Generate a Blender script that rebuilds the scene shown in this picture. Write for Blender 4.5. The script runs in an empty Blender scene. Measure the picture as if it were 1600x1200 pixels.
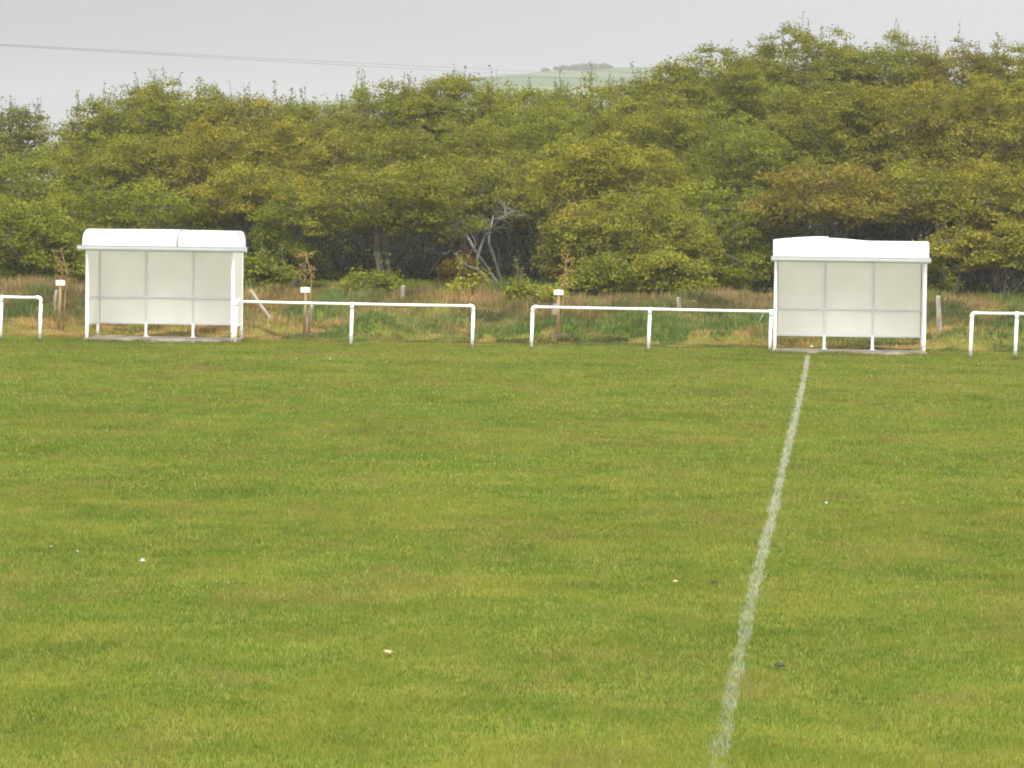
import bpy, math, random
import numpy as np
from mathutils import Matrix, Vector

S = bpy.context.scene
COL = S.collection
R = math.radians
rng = np.random.default_rng(7)
random.seed(7)

# ---------------------------------------------------------------- camera
F = 5400.0                    # focal length in pixels of a 1600 wide picture
H = 3.2                       # camera height above the pitch
YAW, PITCH, ROLL = R(5.44), R(3.18), R(0.70)
CAMM = Matrix.Rotation(YAW, 3, 'Z') @ Matrix.Rotation(R(90) - PITCH, 3, 'X') @ Matrix.Rotation(ROLL, 3, 'Z')
cd = bpy.data.cameras.new('camera')
cam = bpy.data.objects.new('camera', cd)
COL.objects.link(cam)
cam.matrix_world = Matrix.Translation((0, 0, H)) @ CAMM.to_4x4()
cd.sensor_width = 36
cd.lens = F / 1600 * 36
cd.clip_start, cd.clip_end = 0.5, 9000
S.camera = cam


def ray(px, py):
    return CAMM @ Vector(((px - 800) / F, (600 - py) / F, -1))


def at(px, py, Y):
    d = ray(px, py)
    t = Y / d.y
    return Vector((d.x * t, Y, H + d.z * t))


def gnd(px, py, z=0.0):
    d = ray(px, py)
    t = (z - H) / d.z
    return Vector((d.x * t, d.y * t, z))


def atx(px, Y):
    return at(px, 480, Y).x


# ---------------------------------------------------------------- noise
_tab = np.random.default_rng(3).random((256, 256))


def vn(x, y, sc=1.0, seed=0):
    x = np.asarray(x, float) / sc + seed * 17.31
    y = np.asarray(y, float) / sc + seed * 9.77
    xi = np.floor(x).astype(int); yi = np.floor(y).astype(int)
    fx = x - xi; fy = y - yi
    fx = fx * fx * (3 - 2 * fx); fy = fy * fy * (3 - 2 * fy)
    a = _tab[xi % 256, yi % 256]; b = _tab[(xi + 1) % 256, yi % 256]
    c = _tab[xi % 256, (yi + 1) % 256]; d = _tab[(xi + 1) % 256, (yi + 1) % 256]
    return (a * (1 - fx) + b * fx) * (1 - fy) + (c * (1 - fx) + d * fx) * fy


def fbm(x, y, sc, seed=0):
    return vn(x, y, sc, seed) * .5 + vn(x, y, sc * .47, seed + 1) * .3 + vn(x, y, sc * .21, seed + 2) * .2


def sst(a, b, v):
    t = np.clip((np.asarray(v, float) - a) / (b - a), 0, 1)
    return t * t * (3 - 2 * t)


# mounds of long grass behind the railings: photo x, photo y of the base, height, half widths
MOUNDS = []
for px, py, h, wx, wy in ((575, 527, .26, .75, .8), (690, 512, .30, .55, .8), (640, 500, .12, 1.2, 1.2), (520, 505, .12, .8, 1.2),
                          (800, 532, .14, .7, .7), (860, 534, .14, .6, .8), (905, 534, .12, .5, .7),
                          (1000, 533, .20, .8, .8), (1090, 537, .15, .8, .8), (1160, 540, .14, .7, .7),
                          (1490, 545, .18, .55, .7), (1560, 545, .16, .6, .8), (1620, 545, .2, .8, .9),
                          (20, 520, .12, .9, 1.0), (420, 520, .14, .5, .8), (1040, 512, .22, 1.2, 1.3), (1300, 520, .2, 1.0, 1.0)):
    p = gnd(px, py)
    MOUNDS.append((p.x, p.y, h, wx, wy))
_dp = gnd(936, 514)


def zg(x, y):
    x = np.asarray(x, float); y = np.asarray(y, float)
    s = sst(72.2, 75, y) * (1 - sst(150, 400, y) * .5)
    z = s * ((fbm(x, y, 2.4, 5) - .45) * .5 + (vn(x, y, .7, 8) - .5) * .22)
    for mx, my, h, wx, wy in MOUNDS:
        z = z + 1.8 * h * np.exp(-((x - mx) / wx) ** 2 - ((y - my) / wy) ** 2)
    z = z - .45 * np.exp(-((x - _dp.x) / .55) ** 2 - ((y - _dp.y - 2) / 2.2) ** 2) * s
    z = z + .30 * sst(78, 92, y) + 1.6 * sst(95, 150, y)
    return z


def zg1(x, y):
    return float(zg(np.array([x]), np.array([y]))[0])


# ---------------------------------------------------------------- objects
def tag(o, label=None, cat=None, group=None, kind=None):
    if label: o['label'] = label
    if cat: o['category'] = cat
    if group: o['group'] = group
    if kind: o['kind'] = kind
    return o


def empty(name, loc, rz=0.0):
    o = bpy.data.objects.new(name, None)
    o.empty_display_size = .3
    COL.objects.link(o)
    o.location = loc
    o.rotation_euler = (0, 0, rz)
    return o


def np_mesh(name, verts, polys_n, k, mat, parent=None, cols=None, smooth=False):
    """verts (N,3); faces of k corners taken in order from index array polys_n (M,k)"""
    me = bpy.data.meshes.new(name)
    n, m = len(verts), len(polys_n)
    me.vertices.add(n)
    me.vertices.foreach_set('co', np.ascontiguousarray(verts, np.float32).ravel())
    me.loops.add(m * k)
    me.loops.foreach_set('vertex_index', np.ascontiguousarray(polys_n, np.int32).ravel())
    me.polygons.add(m)
    me.polygons.foreach_set('loop_start', np.arange(m, dtype=np.int32) * k)
    if cols is not None:
        a = me.color_attributes.new('tint', 'FLOAT_COLOR', 'POINT')
        c4 = np.ones((n, 4), np.float32); c4[:, :3] = cols
        a.data.foreach_set('color', c4.ravel())
    me.update(calc_edges=True)
    if smooth:
        me.polygons.foreach_set('use_smooth', np.ones(m, bool))
    me.materials.append(mat)
    o = bpy.data.objects.new(name, me)
    COL.objects.link(o)
    if parent: o.parent = parent
    return o


class MB:
    def __init__(s):
        s.v = []; s.f = []; s.sm = []

    def add(s, vs, fs, smooth=False):
        b = len(s.v)
        s.v += [tuple(v) for v in vs]
        s.f += [tuple(i + b for i in f) for f in fs]
        s.sm += [smooth] * len(fs)

    def box(s, x0, x1, y0, y1, z0, z1, bev=0.0):
        if bev <= 0:
            vs = [(x, y, z) for z in (z0, z1) for y in (y0, y1) for x in (x0, x1)]
            s.add(vs, [(0, 2, 3, 1), (4, 5, 7, 6), (0, 1, 5, 4), (2, 6, 7, 3), (0, 4, 6, 2), (1, 3, 7, 5)])
            return
        b = min(bev, (x1 - x0) / 2.5, (y1 - y0) / 2.5, (z1 - z0) / 2.5)
        ring = [(x0 + b, y0), (x1 - b, y0), (x1, y0 + b), (x1, y1 - b), (x1 - b, y1), (x0 + b, y1), (x0, y1 - b), (x0, y0 + b)]
        cx, cy = (x0 + x1) / 2, (y0 + y1) / 2
        def ins(p):
            return (p[0] + (b * .7 if p[0] < cx else -b * .7), p[1] + (b * .7 if p[1] < cy else -b * .7))
        lv = [(z0, True), (z0 + b, False), (z1 - b, False), (z1, True)]
        vs = []
        for z, i in lv:
            for p in ring:
                q = ins(p) if i else p
                vs.append((q[0], q[1], z))
        fs = [tuple(reversed(range(8))), tuple(range(24, 32))]
        for k in range(3):
            for i in range(8):
                j = (i + 1) % 8
                fs.append((k * 8 + i, k * 8 + j, k * 8 + 8 + j, k * 8 + 8 + i))
        s.add(vs, fs)

    def tube(s, pts, rad, n=8, caps=True, smooth=True):
        pts = [Vector(p) for p in pts]
        if not hasattr(rad, '__len__'): rad = [rad] * len(pts)
        vs = []; prev = None
        for i, p in enumerate(pts):
            a = pts[max(i - 1, 0)]; b = pts[min(i + 1, len(pts) - 1)]
            d = (b - a).normalized()
            if prev is None:
                u = d.cross(Vector((0, 0, 1)))
                if u.length < .05: u = d.cross(Vector((1, 0, 0)))
            else:
                u = prev - d * prev.dot(d)
            u.normalize(); prev = u
            w = d.cross(u)
            for k in range(n):
                t = 2 * math.pi * k / n
                vs.append(p + (u * math.cos(t) + w * math.sin(t)) * rad[i])
        fs = []
        for i in range(len(pts) - 1):
            for k in range(n):
                j = (k + 1) % n
                fs.append((i * n + k, i * n + j, i * n + n + j, i * n + n + k))
        if caps:
            fs.append(tuple(reversed(range(n))))
            fs.append(tuple(range((len(pts) - 1) * n, len(pts) * n)))
        s.add(vs, fs, smooth)

    def build(s, name, mat, parent=None):
        me = bpy.data.meshes.new(name)
        me.from_pydata(s.v, [], s.f)
        me.polygons.foreach_set('use_smooth', np.array(s.sm, bool))
        me.update()
        me.materials.append(mat)
        o = bpy.data.objects.new(name, me)
        COL.objects.link(o)
        if parent: o.parent = parent
        return o


# ---------------------------------------------------------------- materials
def mat(name):
    m = bpy.data.materials.new(name)
    m.use_nodes = True
    nt = m.node_tree
    return m, nt, nt.nodes['Principled BSDF'], nt.nodes['Material Output']


def noise_mat(name, c1, c2, scale=8, rough=.7, bump=0.0, detail=5, spec=.3, trans=0.0, stretch=None):
    m, nt, p, out = mat(name)
    tc = nt.nodes.new('ShaderNodeTexCoord')
    nz = nt.nodes.new('ShaderNodeTexNoise')
    nz.inputs['Scale'].default_value = scale
    nz.inputs['Detail'].default_value = detail
    src = tc.outputs['Object']
    if stretch:
        mp = nt.nodes.new('ShaderNodeMapping')
        mp.inputs['Scale'].default_value = stretch
        nt.links.new(src, mp.inputs['Vector']); src = mp.outputs['Vector']
    nt.links.new(src, nz.inputs['Vector'])
    rp = nt.nodes.new('ShaderNodeValToRGB')
    rp.color_ramp.elements[0].position = .32; rp.color_ramp.elements[1].position = .68
    rp.color_ramp.elements[0].color = (*c1, 1); rp.color_ramp.elements[1].color = (*c2, 1)
    nt.links.new(nz.outputs['Fac'], rp.inputs['Fac'])
    nt.links.new(rp.outputs['Color'], p.inputs['Base Color'])
    p.inputs['Roughness'].default_value = rough
    p.inputs['Specular IOR Level'].default_value = spec
    if bump:
        b = nt.nodes.new('ShaderNodeBump')
        b.inputs['Strength'].default_value = bump
        b.inputs['Distance'].default_value = .02
        nt.links.new(nz.outputs['Fac'], b.inputs['Height'])
        nt.links.new(b.outputs['Normal'], p.inputs['Normal'])
    if trans:
        t = nt.nodes.new('ShaderNodeBsdfTranslucent')
        nt.links.new(rp.outputs['Color'], t.inputs['Color'])
        mx = nt.nodes.new('ShaderNodeMixShader')
        mx.inputs['Fac'].default_value = trans
        nt.links.new(p.outputs['BSDF'], mx.inputs[1]); nt.links.new(t.outputs['BSDF'], mx.inputs[2])
        nt.links.new(mx.outputs['Shader'], out.inputs['Surface'])
    return m


def leaf_mat(name, trans=.35, nscale=1.2, amt=.25, gloss=0.0):
    """colour of every leaf or blade from its own attribute, varied by a noise"""
    m, nt, p, out = mat(name)
    nt.nodes.remove(p)
    at_ = nt.nodes.new('ShaderNodeAttribute'); at_.attribute_name = 'tint'
    ge = nt.nodes.new('ShaderNodeNewGeometry')
    nz = nt.nodes.new('ShaderNodeTexNoise'); nz.inputs['Scale'].default_value = nscale; nz.inputs['Detail'].default_value = 2
    nt.links.new(ge.outputs['Position'], nz.inputs['Vector'])
    mr = nt.nodes.new('ShaderNodeMapRange')
    mr.inputs['From Min'].default_value = .3; mr.inputs['From Max'].default_value = .7
    mr.inputs['To Min'].default_value = 1 - amt; mr.inputs['To Max'].default_value = 1 + amt
    nt.links.new(nz.outputs['Fac'], mr.inputs['Value'])
    mul = nt.nodes.new('ShaderNodeVectorMath'); mul.operation = 'SCALE'
    nt.links.new(at_.outputs['Color'], mul.inputs[0]); nt.links.new(mr.outputs['Result'], mul.inputs['Scale'])
    d = nt.nodes.new('ShaderNodeBsdfDiffuse'); t = nt.nodes.new('ShaderNodeBsdfTranslucent')
    nt.links.new(mul.outputs[0], d.inputs['Color']); nt.links.new(mul.outputs[0], t.inputs['Color'])
    mx = nt.nodes.new('ShaderNodeMixShader'); mx.inputs['Fac'].default_value = trans
    nt.links.new(d.outputs[0], mx.inputs[1]); nt.links.new(t.outputs[0], mx.inputs[2])
    nt.links.new(mx.outputs[0], out.inputs['Surface'])
    return m


M_LEAF = leaf_mat('leaf', .30, .9, .22)
M_GRASS = leaf_mat('grass_blades', .35, .35, .10)
M_ROUGH = leaf_mat('long_grass', .30, .8, .2)
M_PAINTED = leaf_mat('painted_blades', .25, 2.0, .1)
M_SOIL = noise_mat('turf_soil', (.060, .075, .010), (.11, .115, .020), 1.2, 1, .4, 8, 0)
M_BARK = noise_mat('bark', (.055, .048, .038), (.14, .125, .10), 9, .95, .5, stretch=(1, 1, .25))
M_TWIG = noise_mat('twig_bark', (.026, .023, .019), (.066, .058, .048), 9, 1, 0, 5, .05)  # bark colour darkened to deepen the shaded hollow under the trees
M_PALEBARK = noise_mat('lichen_bark', (.065, .061, .049), (.175, .163, .133), 7, .95, .5, stretch=(1, 1, .4))
M_WHITE = noise_mat('white_paint', (.74, .75, .76), (.82, .82, .82), 3, .45, .05)
def grime_white(name):
    m, nt, p, out = mat(name)
    tc = nt.nodes.new('ShaderNodeTexCoord')
    nz = nt.nodes.new('ShaderNodeTexNoise'); nz.inputs['Scale'].default_value = 14; nz.inputs['Detail'].default_value = 6
    nt.links.new(tc.outputs['Object'], nz.inputs['Vector'])
    sp = nt.nodes.new('ShaderNodeSeparateXYZ'); nt.links.new(tc.outputs['Object'], sp.inputs[0])
    mr = nt.nodes.new('ShaderNodeMapRange')
    mr.inputs['From Min'].default_value = .22; mr.inputs['From Max'].default_value = 0
    mr.inputs['To Min'].default_value = .0; mr.inputs['To Max'].default_value = .55
    nt.links.new(sp.outputs['Z'], mr.inputs['Value'])
    ad = nt.nodes.new('ShaderNodeMath'); ad.operation = 'ADD'
    nt.links.new(nz.outputs['Fac'], ad.inputs[0]); nt.links.new(mr.outputs[0], ad.inputs[1])
    rp = nt.nodes.new('ShaderNodeValToRGB')
    e = rp.color_ramp.elements
    e[0].position = .60; e[0].color = (.80, .80, .80, 1)
    e[1].position = 1.0; e[1].color = (.24, .22, .15, 1)
    q_ = rp.color_ramp.elements.new(.72); q_.color = (.62, .61, .56, 1)
    nt.links.new(ad.outputs[0], rp.inputs['Fac']); nt.links.new(rp.outputs['Color'], p.inputs['Base Color'])
    p.inputs['Roughness'].default_value = .5
    return m


M_RAIL = grime_white('railing_paint')
M_GUTTER = noise_mat('gutter_plastic', (.50, .51, .53), (.56, .57, .58), 4, .4)
M_FRAME = noise_mat('aluminium_frame', (.60, .61, .61), (.70, .70, .70), 5, .45)
M_PANEL = noise_mat('cream_panel', (.82, .81, .745), (.88, .87, .81), 1.6, .35, .0, 3, .4, .54)
M_SHEET = noise_mat('roof_sheet', (.80, .80, .80), (.86, .86, .86), 2, .3, .0, 3, .4, .60)
M_SEAM = noise_mat('roof_seam', (.16, .16, .155), (.22, .22, .215), 10, .7)
M_CONC = noise_mat('wet_concrete', (.085, .07, .042), (.26, .225, .17), 3.5, .6, .3, 8, .15)
M_POST = noise_mat('weathered_wood', (.17, .145, .105), (.38, .34, .265), 12, .95, .4, stretch=(1, 1, .3))
M_STAKE = noise_mat('treated_stake', (.20, .13, .055), (.33, .23, .11), 12, .9, .3, stretch=(1, 1, .3))
M_SIGN = noise_mat('sign_white', (.70, .70, .68), (.78, .78, .76), 6, .5)
M_INK = noise_mat('sign_ink', (.40, .42, .46), (.5, .52, .55), 20, .7)
M_CABLE = noise_mat('cable', (.10, .10, .10), (.14, .14, .14), 5, .7)
M_LITTER = noise_mat('litter_paper', (.22, .21, .19), (.36, .35, .32), 30, .8)
M_CLOD = noise_mat('dark_clod', (.03, .03, .03), (.07, .068, .06), 30, 1, .5, 5, .05)
M_STRAW = noise_mat('dry_straw', (.38, .28, .13), (.55, .42, .22), 20, .9)
M_EARTH = noise_mat('bare_earth', (.045, .034, .024), (.11, .08, .055), 8, 1, .5, 5, 0)

# ---------------------------------------------------------------- ground
xs = np.concatenate([[-2600, -1500, -800, -400, -200, -120, -80, -60, -48], np.arange(-40, 16, .2), [18, 22, 28, 40, 60, 100, 200, 400, 800, 1500, 2600]])
ys = np.concatenate([[-200, -80, -30, 0, 10], np.arange(16, 71, 3.0), np.arange(71, 96, .2), np.arange(96, 150, 3.0), [155, 165, 180, 210, 250, 300, 400, 600, 900, 1400, 2000, 2600]])
gx, gy = np.meshgrid(xs, ys)
gz = zg(gx, gy)
nx, ny = len(xs), len(ys)
idx = np.arange(nx * ny).reshape(ny, nx)
fa = np.stack([idx[:-1, :-1], idx[:-1, 1:], idx[1:, 1:], idx[1:, :-1]], -1).reshape(-1, 4)
g = np_mesh('ground', np.stack([gx, gy, gz], -1).reshape(-1, 3), fa, 4, M_SOIL, smooth=True)
tag(g, 'football pitch turf with rough ground behind the railings', None, None, 'structure')


# ---------------------------------------------------------------- pitch grass
def blades(x, y, z, h, w, col, lean=.5, tips=1.25, bend=False):
    n = len(x)
    a = rng.random(n) * 2 * np.pi
    la = rng.random(n) * 2 * np.pi
    lm = h * lean * rng.random(n)
    dx, dy = np.cos(a) * w / 2, np.sin(a) * w / 2
    tx, ty = x + np.cos(la) * lm, y + np.sin(la) * lm
    if not bend:
        v = np.empty((n, 3, 3))
        v[:, 0] = np.stack([x - dx, y - dy, z - .004], -1)
        v[:, 1] = np.stack([x + dx, y + dy, z - .004], -1)
        v[:, 2] = np.stack([tx, ty, z + h], -1)
        c = np.repeat(col[:, None, :], 3, 1)
        return v.reshape(-1, 3), np.arange(n * 3).reshape(n, 3), 3, c.reshape(-1, 3)
    v = np.empty((n, 5, 3))
    mx_, my_ = x + np.cos(la) * lm * .3, y + np.sin(la) * lm * .3
    v[:, 0] = np.stack([x - dx, y - dy, z - .03], -1)
    v[:, 1] = np.stack([x + dx, y + dy, z - .03], -1)
    v[:, 2] = np.stack([mx_ + dx * .8, my_ + dy * .8, z + h * .6], -1)
    v[:, 3] = np.stack([mx_ - dx * .8, my_ - dy * .8, z + h * .6], -1)
    v[:, 4] = np.stack([tx, ty, z + h * (1 - .25 * rng.random(n))], -1)
    c = np.repeat(col[:, None, :], 5, 1)
    b = np.arange(n)[:, None] * 5
    f = np.concatenate([b + np.array([[0, 1, 2]]), b + np.array([[0, 2, 3]]), b + np.array([[3, 2, 4]])], 0)
    return v.reshape(-1, 3), f, 3, c.reshape(-1, 3)


GRN = np.array((.090, .150, .018)); YEL = np.array((.166, .180, .026)); BRN = np.array((.185, .148, .046)); DRK = np.array((.066, .100, .016))


def pitch_colour(x, y):
    n = len(x)
    big = fbm(x * .8, y * .6, 1.0, 11)
    mid = fbm(x, y * .8, .42, 21)
    sm = vn(x, y, .11, 31)
    band = vn(x * .12, y, 1.7, 41)
    far = sst(22, 60, y)
    t = np.clip((big - .5) * 1.6 + (mid - .5) * 1.7 + (sm - .5) * 1.0 + (band - .5) * .9 + .54 + .10 * far + rng.normal(0, .13, n), 0, 1)
    c = GRN * (1 - t)[:, None] + YEL * t[:, None]
    b = np.clip((fbm(x * .9, y * .7, .6, 51) - .55) * 3.6 + (sm - .5) * .8 + .22 * far + rng.normal(0, .12, n), 0, 1)[:, None] * .8
    c = c * (1 - b) + BRN * b
    d = np.clip((fbm(x, y * .7, .7, 61) - .57) * 4 + (sm - .5) * .5, 0, 1)[:, None] * .65
    c = c * (1 - d) + DRK * d
    q_ = rng.random(n)
    c = np.where((q_ < .05)[:, None], np.array((.33, .28, .115)), c)
    c = np.where((q_ > .95)[:, None], np.array((.055, .085, .014)), c)
    cl_ = np.clip((vn(x, y, .16, 141) - .70) * 5, 0, 1)[:, None] * np.clip((vn(x, y, 2.3, 143) - .35) * 3, 0, 1)[:, None] * .7    # darker clumps of coarser grass
    c = c * (1 - cl_) + np.array((.065, .115, .018)) * cl_
    return c * rng.uniform(.84, 1.18, n)[:, None]


LINE = [(1262, 556), (1258, 585), (1250, 620), (1240, 665), (1231, 700), (1222, 735), (1216, 765), (1206, 810), (1198, 840), (1188, 880), (1177, 925), (1168, 965),
        (1163, 1000), (1155, 1015), (1153, 1040), (1144, 1070), (1138, 1120), (1130, 1150), (1122, 1185), (1116, 1215)]
lp = [gnd(a, b) for a, b in LINE]
ly = np.array([p.y for p in lp])[::-1]; lx = np.array([p.x for p in lp])[::-1]

PX, PY, PH, PW = [], [], [], []
for y0, y1, dens, hh, ww in ((15, 20, 3000, .030, .0052), (20, 27, 3000, .030, .0052), (27, 36, 2300, .031, .0065), (36, 50, 1300, .032, .009), (50, 72.6, 760, .033, .013)):
    area = ((.27 * (y0 + y1) / 2 + 1.2) + (.08 * (y0 + y1) / 2 + 1.2)) * (y1 - y0)
    n = int(area * dens)
    y = np.sqrt(rng.random(n) * (y1 ** 2 - y0 ** 2) + y0 ** 2)
    x = -(.27 * y + 1.2) + rng.random(n) * (.35 * y + 2.4)
    PX.append(x); PY.append(y)
    PH.append(hh * rng.uniform(.6, 1.25, n)); PW.append(ww * rng.uniform(.7, 1.3, n))
for (xa, xb, ya, yb, m) in ((atx(134, 70.3), atx(368, 70.3), 70.16, 70.33, 1500), (atx(1208, 70.1), atx(1449, 70.1), 69.96, 70.13, 1500)):
    x = xa + (xb - xa) * rng.random(m); y = ya + (yb - ya) * rng.random(m)
    keep = vn(x, y * 0, .22, 83) > .30
    x, y = x[keep], y[keep]
    PX.append(x); PY.append(y); PH.append((.035 + .07 * vn(x, y * 0, .3, 84)) * rng.uniform(.6, 1.2, len(x))); PW.append(.011 * rng.uniform(.7, 1.3, len(x)))
for px, Yp in ((2, 70), (63.5, 70), (368.5, 70), (549.5, 70), (739, 70), (831.5, 70), (1014.5, 70), (1204, 70), (1517.5, 69.2), (1587.5, 69.2)):
    m = 130
    x = atx(px, Yp) + rng.normal(0, .075, m); y = Yp + rng.normal(-.03, .07, m)
    PX.append(x); PY.append(y); PH.append(rng.uniform(.03, .105, m)); PW.append(.010 * rng.uniform(.7, 1.3, m))
PX, PY, PH, PW = map(np.concatenate, (PX, PY, PH, PW))
PH = PH * (.8 + .5 * fbm(PX, PY, .5, 71))
PC = pitch_colour(PX, PY)
# painted line: the blades that carry paint
lc = np.interp(PY, ly, lx)
lw = .042 + .011 * (vn(PX * 0, PY, .25, 77) - .5) * 2
d_ = np.abs(PX - lc + (vn(PX, PY, .06, 78) - .5) * .03)
wear = fbm(PX, PY, .5, 79)
near = sst(36, 22, PY)
pr = np.clip(1.12 - near * .32 - (wear - .45) * 1.5 * (.35 + near), 0, .97) * (PY < 69.3) * (1 - .75 * sst(20.0, 19.2, PY))
paint = (d_ < lw) & (rng.random(len(PX)) < pr)
soft = (d_ < lw * 1.45) & (rng.random(len(PX)) < pr * .22)
paint |= soft
pm_ = (.42 - .12 * near)[:, None]
PC_line = PC * (1 - pm_) + np.array((.60, .61, .56)) * pm_ * rng.uniform(.75, 1.1, len(PX))[:, None]
v, f, k, c = blades(PX[~paint], PY[~paint], zg(PX[~paint], PY[~paint]), PH[~paint], PW[~paint], PC[~paint], .9)
o = np_mesh('grass', v, f, k, M_GRASS, None, c)
tag(o, 'short mown olive green grass of the football pitch', None, None, 'stuff')
v, f, k, c = blades(PX[paint], PY[paint], zg(PX[paint], PY[paint]), PH[paint] * 1.08, PW[paint] * 1.15, PC_line[paint], .9)
o = np_mesh('pitch_line', v, f, k, M_PAINTED, None, c)
tag(o, 'worn white halfway line painted across the pitch grass', None, None, 'structure')

# ---------------------------------------------------------------- rough grass behind the railings
def inb(px0, px1, y, x):
    """x between two photo columns at depth y"""
    a = atx(0, 80) / 80; s_ = (atx(1600, 80) - atx(0, 80)) / 80 / 1600
    px = (x / y - a) / s_
    return px, sst(px0 - 14, px0 + 14, px) * (1 - sst(px1 - 14, px1 + 14, px))


n = 230000
y = 72.3 + (96 - 72.3) * rng.random(n) ** 1.75
x = -(.27 * y + 1.5) + rng.random(n) * (.36 * y + 3)
px_, _ = inb(0, 1, y, x)
tuss = fbm(x, y, .9, 91)
hgt = (.05 + .15 * sst(72.6, 77, y) + .05 * sst(80, 90, y)) * (.45 + 1.15 * tuss) * rng.uniform(.6, 1.3, n)
LG = np.array((.100, .165, .046)); LG2 = np.array((.155, .172, .058)); ST = np.array((.45, .29, .13)); RB = np.array((.24, .145, .06)); DK = np.array((.055, .050, .026))
zz_ = zg(x, y); hump = np.clip((zz_ - .30 * sst(78, 92, y) - .06) * 4.5, 0, 1)      # tops of the tussocks grow green, hollows hold dead stems and painted shade
t = np.clip((fbm(x, y, 1.2, 93) - .5) * 3 + .4, 0, 1)[:, None]
t = t * (1 - .6 * hump[:, None])
c = LG * (1 - t) + LG2 * t
straw = np.clip((fbm(x * .8, y, 1.0, 95) - .52) * 7 + .5 * sst(330, 120, px_) * sst(80, 74, y), 0, 1)
straw *= np.where(px_ < 470, 1.0, .8) * (1 - .75 * hump)
for px, py, wx, wy, k_ in ((45, 517, 60, 7, 1), (125, 519, 40, 6, .8), (185, 520, 30, 7, .8), (255, 517, 45, 8, 1), (335, 521, 30, 7, .8), (412, 519, 34, 7, 1), (400, 502, 30, 6, .8),
                         (585, 500, 34, 10, .8), (705, 503, 34, 9, .9), (745, 497, 25, 7, .6), (640, 498, 40, 8, .7), (800, 520, 25, 6, .6), (965, 507, 28, 5, .7), (1085, 505, 30, 7, .6),
                         (1490, 517, 26, 4, .7), (1545, 505, 30, 6, .6), (1268, 535, 16, 4, .9), (610, 531, 20, 3, .8), (700, 533, 26, 3, .5), (1520, 543, 30, 3, .7)):
    p0 = gnd(px, py, .08); p1 = gnd(px, py - wy, .08)
    gs = k_ * np.exp(-((x - p0.x) / (wx / F * p0.y)) ** 2 - ((y - p0.y) / (p1.y - p0.y)) ** 2)
    straw = np.maximum(straw, gs * np.clip(.75 + 1.0 * vn(x, y, .3, 119), 0, 1))
straw = np.clip(straw + .7 * (vn(x, y, .45, 96) > .62) * sst(74.6, 73, y), 0, 1)
browns = np.clip((fbm(x * .7, y, 1.4, 97) - .46 - .30 * hump) * 6 + sst(79, 88, y) * (.10 + .5 * sst(140, 60, px_)), 0, 1)
c = c * (1 - browns[:, None] * .85) + (RB * .65 + ST * .2) * browns[:, None] * .85
c = c * (1 - straw[:, None] * .95) + ST * straw[:, None] * .95
dk = np.clip((fbm(x * .6, y, 1.1, 99) - .52) * 6 * (1 - hump) + .0, 0, 1)[:, None] * .75  # shade of the hollows, painted into the blades as dark brown
for px, py, wx, wy in ((25, 492, 60, 14), (120, 490, 40, 12), (210, 500, 60, 8), (640, 488, 50, 8), (595, 490, 30, 8), (936, 513, 18, 12), (880, 505, 60, 8), (950, 500, 40, 8), (1100, 500, 60, 8), (780, 500, 40, 10), (1480, 500, 50, 7), (1580, 512, 40, 7)):
    p0 = gnd(px, py, .1); p1 = gnd(px, py - wy, .1)
    gs = .95 * np.exp(-((x - p0.x) / (wx / F * p0.y)) ** 2 - ((y - p0.y) / (p1.y - p0.y)) ** 2) * np.clip(.5 + 1.2 * vn(x, y, .5, 121), 0, 1)
    dk = np.maximum(dk, gs[:, None])
c = c * (1 - dk) + DK * dk
c = c * rng.uniform(.7, 1.3, n)[:, None] * np.array((.85, .82, .72))
hgt = hgt * (1 - .6 * straw) * (1 + .5 * hump)
v, f, k, cc = blades(x, y, zg(x, y), hgt, .022 * rng.uniform(.6, 1.4, n), c, .9, bend=True)
o = np_mesh('rough_grass', v, f, k, M_ROUGH, None, cc)
tag(o, 'long tussocky green and straw coloured grass behind the railings', None, None, 'stuff')

# dead orange reeds at the foot of the trees
XX, YY = [], []
for px0, px1, Y, m in ((835, 1065, 88, 5200), (1080, 1215, 89, 2200), (1470, 1640, 89, 4200), (-30, 135, 90, 4200), (380, 470, 88, 1300), (500, 640, 90, 900), (640, 760, 91, 1200), (740, 850, 90, 900)):
    pxr = px0 + (px1 - px0) * rng.random(m)
    yy = Y + rng.normal(0, 1.4, m)
    keep = fbm(pxr * .03, yy * .5, 1.0, 101) > .56
    pxr, yy = pxr[keep], yy[keep]
    XX.append(np.array([atx(a, b) for a, b in zip(pxr, yy)])); YY.append(yy)
x, y = np.concatenate(XX), np.concatenate(YY)
n = len(x)
tall = fbm(x, y, .7, 103)
c = np.array((.24, .155, .072)) * rng.uniform(.55, 1.3, n)[:, None] * (1 - .3 * rng.random((n, 1)) * np.array((0, -.3, -.3)))
v, f, k, cc = blades(x, y, zg(x, y), (.12 + .45 * tall) * rng.uniform(.6, 1.2, n), .016 * rng.uniform(.6, 1.4, n), c, .45, bend=True)
o = np_mesh('dead_reeds', v, f, k, M_ROUGH, None, cc)
tag(o, 'dead orange brown reeds along the foot of the trees', None, None, 'stuff')


# ---------------------------------------------------------------- trees
def unit(n):
    v = rng.normal(size=(n, 3))
    return v / np.linalg.norm(v, axis=1, keepdims=True)


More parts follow.
